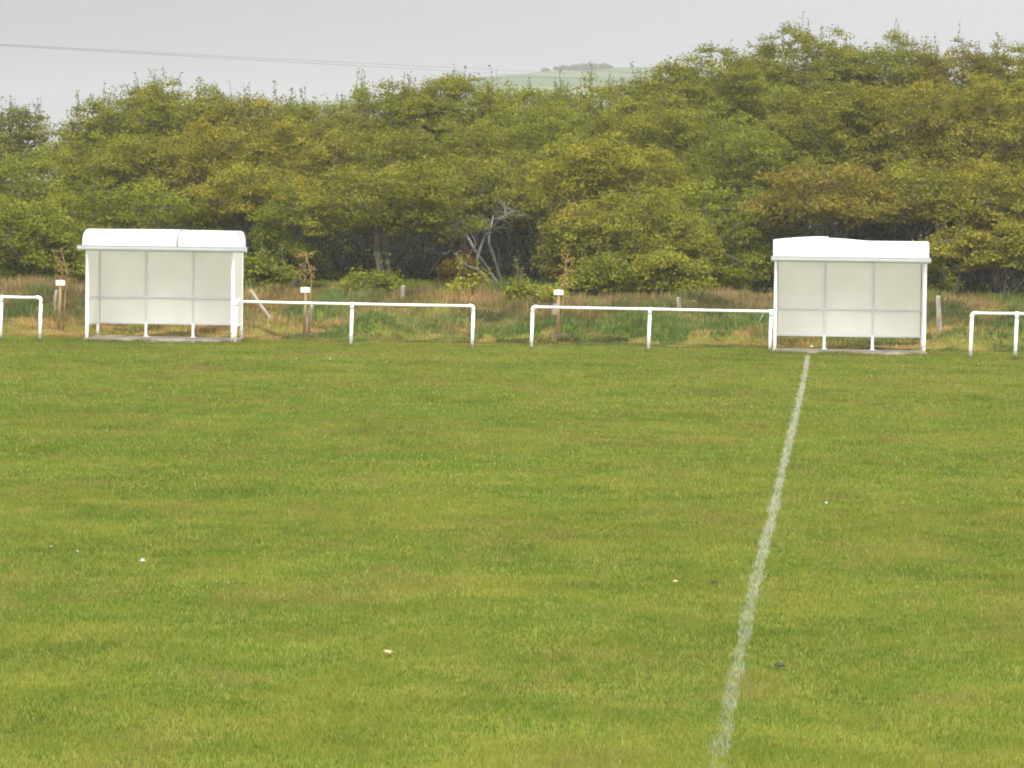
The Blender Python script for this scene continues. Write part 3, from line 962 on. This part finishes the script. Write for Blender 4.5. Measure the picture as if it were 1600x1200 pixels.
# ---------------------------------------------------------------- railings
def railing(label, posts, ends, Y=70.0):
    """posts: (column, top row, base row); ends: (left has elbow, right has elbow)"""
    P = []
    for px, top, base in posts:
        p = gnd(px, base)
        Yp = Y
        q_ = at(px, base, Yp)
        P.append((q_.x, Yp, at(px, top, Yp).z))
    o = empty('railing', (P[0][0], Y, 0))
    tag(o, label, 'railing', 'white tubular railings round the pitch')
    r, rp = .027, .0335
    ox = P[0][0]
    for i, (x, y, z) in enumerate(P):
        m = MB()
        m.tube([(x - ox + (-.02), 0, -.1), (x - ox, 0, z - .12)], rp, 12)
        m.build('post', M_RAIL, o)
        m = MB()
        el = (i == 0 and ends[0]) or (i == len(P) - 1 and ends[1])
        sgn = 1 if i == 0 else -1
        if el:
            pts = [(x - ox, 0, z - .125)] + [(x - ox + sgn * (.06 - .06 * math.cos(t)), 0, z - .06 + .06 * math.sin(t) - r) for t in [k * math.pi / 12 for k in range(7)]] + [(x - ox + sgn * .11, 0, z - r)]
            m.tube(pts, rp * 1.12, 12)
        else:
            m.tube([(x - ox, 0, z - .125), (x - ox, 0, z - r * 1.2)], rp * 1.12, 12)
            m.tube([(x - ox - .05, 0, z - r), (x - ox + .05, 0, z - r)], rp * 1.08, 12)
        m.build('fitting', M_RAIL, o)
    m = MB()
    pts = []
    for i in range(len(P) - 1):
        (xa, _, za), (xb, _, zb_) = P[i], P[i + 1]
        a0 = .10 if (i == 0 and ends[0]) else (-.03 if i == 0 else 0)
        b0 = .10 if (i == len(P) - 2 and ends[1]) else (-.03 if i == len(P) - 2 else 0)
        if i == 0: pts.append((xa - ox + a0, 0, za - r))
        pts.append(((xa + xb) / 2 - ox, 0, (za + zb_) / 2 - r - .004))
        pts.append((xb - ox - b0, 0, zb_ - r))
    m.tube(pts, r, 12)
    m.build('rail', M_RAIL, o)
    return o


railing('leftmost white tubular railing, cut by the edge beside the first sign', [(-181, 459, 533), (2, 462, 534), (63.5, 463, 537)], (True, True))
railing('white tubular railing starting at the left dugout and ending mid pitch', [(368.5, 469, 540), (549.5, 473, 543), (739, 476, 544.5)], (False, True))
railing('white tubular railing starting mid pitch and ending at the right dugout', [(831.5, 477.5, 546.5), (1014.5, 481, 549.5), (1204, 484.5, 551)], (True, False))
railing('rightmost white tubular railing, cut by the edge right of the right dugout', [(1517.5, 487, 559), (1587.5, 488, 559), (1770, 491, 562)], (True, True), 69.2)


# ---------------------------------------------------------------- signs and saplings
def sign(label, sapl_label, soil, px, ty, by, sx, sy, lean, tw, th, seed):
    p = gnd(px, by)
    p = Vector((p.x, p.y, zg1(p.x, p.y)))
    t = at(sx, ty, p.y)
    o = empty('sign', p)
    tag(o, label, 'sign', 'small signs on stakes beside the saplings')
    dz = t.z - p.z
    sxl = t.x - p.x
    m = MB(); m.tube([(0, 0, -.1), (sxl * .5, 0, dz * .5), (sxl, 0, dz + .02)], [.034, .032, .030], 8)
    m.build('stake', M_STAKE, o)
    m = MB(); m.box(sxl - tw / 2, sxl + tw / 2, -.046, -.036, dz - th, dz, .002)
    bd = m.build('board', M_SIGN, o)
    m = MB()
    rr = random.Random(seed)
    for k, (l0, l1) in enumerate(((.2, .85), (.28, .75))):
        xx = sxl - tw / 2 + tw * l0
        zc = dz - th * (.38 + .27 * k)
        while xx < sxl - tw / 2 + tw * l1:
            ww = tw * rr.uniform(.05, .13)
            m.box(xx, xx + ww, -.0475, -.0465, zc - th * .05, zc + th * .05)
            xx += ww + tw * .03
    m.build('lettering', M_INK, bd)
    # sapling tied behind the stake
    s_ = empty('sapling', (p.x + .06, p.y + .12, zg1(p.x + .06, p.y + .12)))
    tag(s_, sapl_label, 'sapling', 'staked saplings behind the railings')
    m = MB(); rnd = random.Random(seed)
    hh = dz + .75
    lean_x = sxl + .06
    main = [(0, 0, -.1), (lean_x * .5, .0, hh * .4), (lean_x * .9, 0, hh * .7), (lean_x * .9 + lean, 0, hh)]
    m.tube(main, [.02, .017, .012, .005], 6)
    LP, LC = [], []
    for k in range(20):
        f_ = rnd.uniform(.5, .98)
        b0 = Vector(main[1]).lerp(Vector(main[3]), (f_ - .4) / .6)
        an = rnd.uniform(0, 6.28); ln = rnd.uniform(.12, .46) * (1.3 - f_ * .6)
        e = b0 + Vector((math.cos(an) * ln * .75, math.sin(an) * ln * .6, ln * rnd.uniform(-.1, .9)))
        mid = b0.lerp(e, .5) + Vector((0, 0, rnd.uniform(-.05, .08)))
        m.tube([b0, mid, e], [.006, .005, .003], 4, False)
        for j in range(8):
            q_ = b0.lerp(e, rnd.uniform(.25, 1.0))
            LP.append((q_.x + rnd.gauss(0, .035), q_.y + rnd.gauss(0, .035), q_.z + rnd.gauss(0, .035)))
            cc_ = rnd.choice(((.28, .16, .04), (.25, .18, .04), (.19, .18, .035), (.30, .19, .06)))
            LC.append(cc_)
    m.build('trunk', M_STAKE, s_)
    LP = np.array(LP)
    leaves_mesh('crown', LP, unit(len(LP)), .05 * rng.uniform(.6, 1.3, len(LP)), np.array(LC), M_LEAF, s_)
    # dug soil at the foot
    m = MB(); vs = []; n_ = 18
    so_ = lambda a, b: (a, b, zg1(p.x + .02 + a, p.y - .05 + b) - p.z + .02)
    vs.append(so_(0, 0))
    for ring, rr_ in ((.6, .012), (1.0, -.04)):
        for k in range(n_):
            a_ = 2 * math.pi * k / n_
            r_ = .17 * ring * rnd.uniform(.8, 1.2)
            q3 = so_(math.cos(a_) * r_ * 1.3, math.sin(a_) * r_)
            vs.append((q3[0], q3[1], q3[2] + rr_ + rnd.uniform(0, .02)))
    fs = [(0, 1 + k, 1 + (k + 1) % n_) for k in range(n_)] + [(1 + k, 1 + n_ + k, 1 + n_ + (k + 1) % n_, 1 + (k + 1) % n_) for k in range(n_)]
    m.add(vs, fs, True)
    e_ = m.build('soil_patch', M_EARTH)
    e_.location = (p.x + .02, p.y - .05, p.z)
    tag(e_, soil, 'soil patch', 'dug soil under the saplings')


sign('small white sign on a leaning stake between leftmost railing and left dugout', 'thin sapling with orange and green leaves beside the leftmost sign', 'dug brown soil at the foot of the leftmost sign', 91.5, 438, 522, 95, 438, -.14, .20, .11, 3)
sign('small white sign on a stake just right of the left dugout', 'thin orange-leaved sapling beside the second sign, right of the left dugout', 'dug dark soil at the foot of the second sign from the left', 476, 449, 529, 477.5, 449, -.14, .20, .11, 12)
sign('small white sign on a stake behind the railing that ends at the right dugout', 'low orange-twigged sapling beside the third sign, nearest the right dugout', 'dug soil at the foot of the rightmost sign', 871, 453, 536, 873, 453, .05, .205, .105, 27)


# ---------------------------------------------------------------- old fence posts
def wood_post(label, tx, ty, bx, by, wpx, Y):
    a = at(bx, by, Y); t = at(tx, ty, Y)
    zz = zg1(a.x, Y)
    o_loc = Vector((a.x, Y, zz))
    r_ = wpx / F * Y / 2
    top = t - o_loc
    m = MB()
    k = max(.4, (t.z - zz))
    base = Vector((a.x - t.x, 0, a.z - t.z)).normalized()
    bot = top + base * (top.length + .35)
    pts = [bot.lerp(top, f_) for f_ in (0, .3, .6, .9, .985, 1)]
    m.tube(pts, [r_ * 1.1, r_ * 1.08, r_, r_ * .98, r_ * .95, r_ * .7], 9, smooth=False)
    for i in range(len(m.v)):
        v_ = m.v[i]
        m.v[i] = (v_[0] + random.uniform(-.006, .006), v_[1], v_[2])
    o = m.build('fence_post', M_POST)
    o.location = o_loc
    tag(o, label, 'fence post', 'old wooden fence posts in the rough grass')


wood_post('thin pale leaning wooden post just left of the leftmost sign', 88.5, 453, 82, 503, 4.5, 80)
wood_post('wooden post leaning steeply left, next to the right wall of the left dugout', 391, 453, 419, 494, 5, 82)
wood_post('short tilted wooden post right behind the second sign', 487.5, 477, 482, 500, 7, 79)
wood_post('weathered upright wooden post above the middle of the mid-left railing', 630, 446, 627, 478, 6, 87)
wood_post('broken wooden stub in the tussocks behind the mid-left railing', 670, 485, 668, 500, 8, 81)
wood_post('pale wooden post just left of the third sign', 867, 475, 864.5, 508, 7.5, 82)
wood_post('weathered wooden post sticking up right of middle above the mid-right railing', 1060, 464.5, 1062, 512, 6.5, 82)
wood_post('small slanted wooden post just right of a taller post, above mid-right railing', 1084.5, 469, 1080, 492, 7, 86)
wood_post('thick gnarled wooden post right of the right dugout', 1465.5, 462, 1468, 518, 7.5, 81)
wood_post('thin slanted pole in the brown grass just left of the right dugout', 1194, 488, 1184, 508, 2.6, 81)


# ---------------------------------------------------------------- small litter
def scrap(label, px, py, wpx, kind, cat, name):
    p = gnd(px, py)
    zz = zg1(p.x, p.y)
    dist = p.y
    r_ = wpx / F * dist / 2 * (.8 if wpx < 8 else 1)
    m = MB()
    if kind == 'paper':
        n_ = 9; vs = [(0, 0, r_ * 1.1)]
        for ring, hz in ((.65, .9), (1.05, .25)):
            for k in range(n_):
                a_ = 2 * math.pi * k / n_
                q_ = r_ * ring * random.uniform(.7, 1.25)
                vs.append((math.cos(a_) * q_, math.sin(a_) * q_, r_ * hz * random.uniform(.5, 1.3)))
        vs.append((0, 0, 0))
        fs = [(0, 1 + k, 1 + (k + 1) % n_) for k in range(n_)] + [(1 + k, 1 + n_ + k, 1 + n_ + (k + 1) % n_, 1 + (k + 1) % n_) for k in range(n_)]
        fs += [(len(vs) - 1, 1 + n_ + (k + 1) % n_, 1 + n_ + k) for k in range(n_)]
        m.add(vs, fs)
        o = m.build(name, M_LITTER)
    elif kind == 'clod':
        n_ = 12; vs = [(0, 0, r_ * .75)]
        for ring, hz in ((.55, .65), (.95, .35), (1.05, 0)):
            for k in range(n_):
                a_ = 2 * math.pi * k / n_
                q_ = r_ * ring * random.uniform(.8, 1.2)
                vs.append((math.cos(a_) * q_, math.sin(a_) * q_ * .7, r_ * hz * random.uniform(.8, 1.25)))
        fs = [(0, 1 + k, 1 + (k + 1) % n_) for k in range(n_)]
        for rg in (0, 1):
            fs += [(1 + rg * n_ + k, 1 + (rg + 1) * n_ + k, 1 + (rg + 1) * n_ + (k + 1) % n_, 1 + rg * n_ + (k + 1) % n_) for k in range(n_)]
        m.add(vs, fs)
        o = m.build(name, M_CLOD)
    else:
        for k in range(12):
            a_ = random.uniform(0, 6.28)
            c_ = Vector((random.uniform(-.4, .4) * r_, random.uniform(-.4, .4) * r_, r_ * random.uniform(.2, .5)))
            d_2 = Vector((math.cos(a_), math.sin(a_), random.uniform(-.1, .25))) * r_ * random.uniform(.5, .9)
            m.tube([c_ - d_2, c_ + Vector((0, 0, .006)), c_ + d_2], [.003, .004, .002], 4)
        o = m.build(name, M_STRAW if kind == 'straw' else M_CLOD)
    o.location = (p.x, p.y, zz + (.022 if py > 545 else .05))
    tag(o, label, cat, 'bits lying on the grass')


PAPER = [
    ('largest crumpled white scrap on the near left grass', 223, 881, 9),
    ('white scrap just left of the largest scrap on the near left grass', 121, 866, 5.5),
    ('leftmost tiny white scrap, farther left than its neighbours on the near grass', 80, 858, 4.5),
    ('tiny white scrap, left one of a pair right of the largest scrap', 338, 913, 4),
    ('tiny white scrap, right one of a pair right of the largest scrap', 357, 915, 3.6),
    ('tiny white scrap on the grass near the foot of the mid-left railing, middle of three', 463, 563, 4.2),
    ('tiny white scrap on the grass near the mid-left railing, right one of three', 516, 563, 4),
    ('faint white scrap on the grass near the mid-left railing, left one of three', 455, 568, 3.2),
    ('white scrap caught in the tussocks right of the mid-left railing post', 593, 526, 7),
    ('pale flattened scrap on the grass right of the halfway line', 1291, 790, 7),
    ('tiny white scrap on the grass below the left part of the right dugout', 1288, 575, 4),
    ('tiny white scrap on the grass below the right part of the right dugout', 1410, 575, 3.6),
    ('tiny white scrap on the grass under the rightmost railing', 1529, 571, 3.4),
    ('white scrap lying behind the legs of the right dugout', 1268, 541, 7),
]
for lb, px, py, w in PAPER:
    scrap(lb, px, py, w, 'paper', 'litter', 'paper_scrap')
scrap('dark clod lying on the grass right of the halfway line', 1218, 1046, 15, 'clod', 'clod', 'clod')
scrap('small dark twig on the grass left of the halfway line', 1116, 916, 13, 'twig', 'twig', 'twig')
scrap('tuft of pale dry straw on the near grass in the middle', 607, 1027, 18, 'straw', 'straw', 'straw_tuft')
scrap('small tuft of reddish straw on the grass left of a dark twig', 1055, 914, 9, 'straw', 'straw', 'straw_tuft')

# ---------------------------------------------------------------- cables
for (lb, a, b_, c_) in (('upper of the two overhead cables crossing the sky at left', (-80, 64.5, 150), (420, 91.5, 215), (1060, 122, 420)),
                        ('lower of the two overhead cables crossing the sky at left', (-80, 66.5, 151), (420, 95, 216), (1060, 131, 421))):
    A_, B_, C_ = at(*a), at(*b_), at(*c_)
    pts = []
    for k in range(41):
        t = k / 40
        # through the three points, hanging a little between the ends
        L0 = (t - .35) * (t - 1) / (.35); L1 = t * (t - 1) / (.35 * -.65); L2 = t * (t - .35) / (.65)
        pts.append(A_ * L0 + B_ * L1 + C_ * L2)
    m = MB(); m.tube([p - A_ for p in pts], .012, 6)
    o = m.build('overhead_cable', M_CABLE)
    o.location = A_
    tag(o, lb, 'cable', 'overhead cables')

# ---------------------------------------------------------------- far hill
YH = 1500
prof = [(-400, 285), (0, 240), (300, 205), (420, 172), (470, 158), (545, 156), (600, 156), (700, 148), (770, 129), (800, 119), (850, 112), (880, 109), (960, 106), (1000, 105), (1060, 104), (1200, 104), (1400, 112), (1700, 150), (2100, 230), (2400, 285)]
hx_ = [p[0] for p in prof]; hy_ = [p[1] for p in prof]
pxs = np.linspace(-400, 2400, 141)
vs = []
DEP = [(0, 0.0), (120, .35), (260, .68), (400, .9), (500, 1.0), (640, .96), (850, .6), (1000, 0.0)]
for d_y, fz in DEP:
    for a in pxs:
        p = at(a, np.interp(a, hx_, hy_), YH)
        topz = p.z
        x_ = p.x + (d_y - 500) * .05
        z_ = -.5 + (topz + .5) * fz * (1 + .03 * math.sin(a * .013 + d_y * .01))
        if fz == 1.0: z_ = topz
        vs.append((x_ * (1 + (d_y - 500) / 1500 * .0), YH - 500 + d_y, z_))
n_ = len(pxs); I = np.arange(n_ * len(DEP)).reshape(len(DEP), n_)
fa = np.stack([I[:-1, :-1], I[:-1, 1:], I[1:, 1:], I[1:, :-1]], -1).reshape(-1, 4)
m_, nt, pb, out = mat('hill_fields')
tc = nt.nodes.new('ShaderNodeTexCoord')
mp = nt.nodes.new('ShaderNodeMapping'); mp.inputs['Scale'].default_value = (.008, .012, .0)
vo = nt.nodes.new('ShaderNodeTexVoronoi'); vo.inputs['Scale'].default_value = 1.0
nt.links.new(tc.outputs['Object'], mp.inputs['Vector']); nt.links.new(mp.outputs['Vector'], vo.inputs['Vector'])
rp = nt.nodes.new('ShaderNodeValToRGB')
rp.color_ramp.elements[0].color = (.045, .066, .024, 1); rp.color_ramp.elements[1].color = (.085, .105, .040, 1)
sp = nt.nodes.new('ShaderNodeSeparateColor')
nt.links.new(vo.outputs['Color'], sp.inputs['Color']); nt.links.new(sp.outputs['Red'], rp.inputs['Fac'])
nt.links.new(rp.outputs['Color'], pb.inputs['Base Color']); pb.inputs['Roughness'].default_value = 1; pb.inputs['Specular IOR Level'].default_value = 0
ve = nt.nodes.new('ShaderNodeTexVoronoi'); ve.feature = 'DISTANCE_TO_EDGE'; ve.inputs['Scale'].default_value = 1.0
nt.links.new(mp.outputs['Vector'], ve.inputs['Vector'])
lt = nt.nodes.new('ShaderNodeMath'); lt.operation = 'LESS_THAN'; lt.inputs[1].default_value = .035
nt.links.new(ve.outputs['Distance'], lt.inputs[0])
hm_ = nt.nodes.new('ShaderNodeMix'); hm_.data_type = 'RGBA'
nt.links.new(lt.outputs[0], hm_.inputs['Factor']); nt.links.new(rp.outputs['Color'], hm_.inputs['A']); hm_.inputs['B'].default_value = (.02, .026, .012, 1)
nt.links.new(hm_.outputs['Result'], pb.inputs['Base Color'])
o = np_mesh('hill', np.array(vs), fa, 4, m_, None, None, True)
tag(o, 'far green hill of fields fading in the mist', None, None, 'structure')
hill_z = lambda px: at(px, np.interp(px, hx_, hy_), YH)


def far_clump(label, px0, px1, toppy, name, cat, n, leaf, pal, depth=25):
    p0, p1 = hill_z(px0), hill_z(px1)
    root = empty(name, ((p0.x + p1.x) / 2, YH, (p0.z + p1.z) / 2 - 1))
    tag(root, label, cat)
    m = 60 if px1 - px0 > 20 else 9
    P, C = [], []
    c1 = np.array(PAL[pal][0]); c2 = np.array(PAL[pal][1])
    tr = MB()
    for k in range(m):
        f_ = (k + random.random()) / m
        px = px0 + (px1 - px0) * f_
        py = np.interp(px, *toppy)
        b0 = hill_z(px)
        h_ = max(.8, at(px, py, YH).z - b0.z)
        cx_ = b0.x - root.location.x; cy_ = random.uniform(-depth, depth * .2); cz = b0.z - root.location.z + .5
        r_ = h_ * .55
        q_ = unit(n) * (rng.random((n, 1)) ** .4) * np.array((r_ * 1.5, r_ * 1.5, h_ * .5)) + np.array((cx_, cy_, cz + h_ * .5 - 1))
        P.append(q_); t = rng.random((n, 1)); C.append((c1 * t + c2 * (1 - t)) * .8)
        tr.tube([(cx_, cy_, cz - 3), (cx_, cy_, cz + h_ * .5)], [.25, .12], 5)
    P = np.concatenate(P); C = np.concatenate(C)
    leaves_mesh('crown', P, unit(len(P)), leaf * rng.uniform(.6, 1.4, len(P)), C, M_LEAF, root)
    tr.build('trunk', M_BARK, root)


far_clump('dark spinney of scrub on top of the far hill', 872, 958, ([870, 885, 900, 925, 950, 958], [109, 104.5, 102.5, 100, 101, 105]), 'hilltop_scrub', 'scrub', 130, 1.2, 'ochre')
far_clump('tiny lone tree on the shoulder of the far hill', 851, 859, ([850, 853, 860], [106, 104, 110]), 'lone_tree', 'tree', 130, .9, 'green', 3)

# ---------------------------------------------------------------- haze
m_, nt, pb, out = mat('haze_air')
nt.nodes.remove(pb)
pv = nt.nodes.new('ShaderNodeVolumePrincipled')
pv.inputs['Color'].default_value = (.53, .535, .55, 1)
pv.inputs['Density'].default_value = .00036
pv.inputs['Anisotropy'].default_value = .1
nt.links.new(pv.outputs['Volume'], out.inputs['Volume'])
mb = MB(); mb.box(-2700, 2700, -260, 2700, -2.5, 82)
o = mb.build('haze', m_)
tag(o, 'pale drizzly mist over the pitch, wood and far hill', None, None, 'stuff')

# ---------------------------------------------------------------- light
W = bpy.data.worlds.new('World'); S.world = W; W.use_nodes = True
nt = W.node_tree
bg = nt.nodes['Background']
sky = nt.nodes.new('ShaderNodeTexSky'); sky.sky_type = 'NISHITA'; sky.sun_disc = False
SUN_EL, SUN_AZ = R(56), R(195)
sky.sun_elevation = SUN_EL; sky.sun_rotation = SUN_AZ
sky.air_density = 2; sky.dust_density = 6; sky.ozone_density = 1
hs = nt.nodes.new('ShaderNodeHueSaturation'); hs.inputs['Saturation'].default_value = .10
nt.links.new(sky.outputs['Color'], hs.inputs['Color'])
# overcast: even grey cloud over that sky, brighter towards the zenith
tc = nt.nodes.new('ShaderNodeTexCoord')
sx_ = nt.nodes.new('ShaderNodeSeparateXYZ'); nt.links.new(tc.outputs['Generated'], sx_.inputs[0])
mr = nt.nodes.new('ShaderNodeMapRange'); mr.inputs['From Min'].default_value = 0; mr.inputs['From Max'].default_value = 1
mr.inputs['To Min'].default_value = 1.0; mr.inputs['To Max'].default_value = 12.0
pw = nt.nodes.new('ShaderNodeMath'); pw.operation = 'POWER'; pw.use_clamp = True; pw.inputs[1].default_value = 1.35
nt.links.new(sx_.outputs['Z'], pw.inputs[0]); nt.links.new(pw.outputs[0], mr.inputs['Value'])
nz = nt.nodes.new('ShaderNodeTexNoise'); nz.inputs['Scale'].default_value = 5; nz.inputs['Detail'].default_value = 4
nt.links.new(tc.outputs['Generated'], nz.inputs['Vector'])
mr2 = nt.nodes.new('ShaderNodeMapRange'); mr2.inputs['To Min'].default_value = .95; mr2.inputs['To Max'].default_value = 1.05
nt.links.new(nz.outputs['Fac'], mr2.inputs['Value'])
mr3 = nt.nodes.new('ShaderNodeMapRange')                                     # the cloud is thicker to the left
mr3.inputs['From Min'].default_value = -.30; mr3.inputs['From Max'].default_value = .10
mr3.inputs['To Min'].default_value = .68; mr3.inputs['To Max'].default_value = 1.2
nt.links.new(sx_.outputs['X'], mr3.inputs['Value'])
mz = nt.nodes.new('ShaderNodeMath'); mz.operation = 'MULTIPLY'
nt.links.new(mr2.outputs[0], mz.inputs[0]); nt.links.new(mr3.outputs[0], mz.inputs[1])
mu = nt.nodes.new('ShaderNodeMath'); mu.operation = 'MULTIPLY'
nt.links.new(mr.outputs[0], mu.inputs[0]); nt.links.new(mz.outputs[0], mu.inputs[1])
cl = nt.nodes.new('ShaderNodeVectorMath'); cl.operation = 'SCALE'; cl.inputs[0].default_value = (3.15, 3.15, 3.27)
dt = nt.nodes.new('ShaderNodeVectorMath'); dt.operation = 'DOT_PRODUCT'     # the cloud glows round the hidden sun
nt.links.new(tc.outputs['Generated'], dt.inputs[0])
dt.inputs[1].default_value = (math.sin(SUN_AZ) * math.cos(SUN_EL), math.cos(SUN_AZ) * math.cos(SUN_EL), math.sin(SUN_EL))
gl_ = nt.nodes.new('ShaderNodeMapRange'); gl_.inputs['From Min'].default_value = 0; gl_.inputs['From Max'].default_value = 1
gl_.inputs['To Min'].default_value = 0; gl_.inputs['To Max'].default_value = 3.2
nt.links.new(dt.outputs['Value'], gl_.inputs['Value'])
ad = nt.nodes.new('ShaderNodeMath'); ad.operation = 'ADD'
nt.links.new(mu.outputs[0], ad.inputs[0]); nt.links.new(gl_.outputs[0], ad.inputs[1])
nt.links.new(ad.outputs[0], cl.inputs['Scale'])
mx = nt.nodes.new('ShaderNodeMix'); mx.data_type = 'RGBA'; mx.inputs['Factor'].default_value = .88
nt.links.new(hs.outputs['Color'], mx.inputs['A']); nt.links.new(cl.outputs[0], mx.inputs['B'])
nt.links.new(mx.outputs['Result'], bg.inputs['Color'])
bg.inputs['Strength'].default_value = .10

sd = bpy.data.lights.new('sun', 'SUN'); sd.energy = 1.5; sd.angle = R(45); sd.color = (1, .97, .93)
so = bpy.data.objects.new('sun', sd); COL.objects.link(so)
dirv = Vector((math.sin(SUN_AZ) * math.cos(SUN_EL), math.cos(SUN_AZ) * math.cos(SUN_EL), math.sin(SUN_EL)))
so.rotation_euler = dirv.to_track_quat('Z', 'Y').to_euler()
so.location = (0, 0, 60)

# ---------------------------------------------------------------- render
S.view_settings.view_transform = 'Standard'; S.view_settings.look = 'None'
S.view_settings.exposure = .6; S.view_settings.gamma = 1
cy = S.cycles
cy.max_bounces = 6; cy.diffuse_bounces = 3; cy.glossy_bounces = 2; cy.transmission_bounces = 3; cy.volume_bounces = 1; cy.transparent_max_bounces = 4
cy.use_denoising = True
cy.filter_width = 1.9
cy.caustics_reflective = False; cy.caustics_refractive = False
print('POLYS', sum(len(o.data.polygons) for o in bpy.data.objects if o.type == 'MESH'))
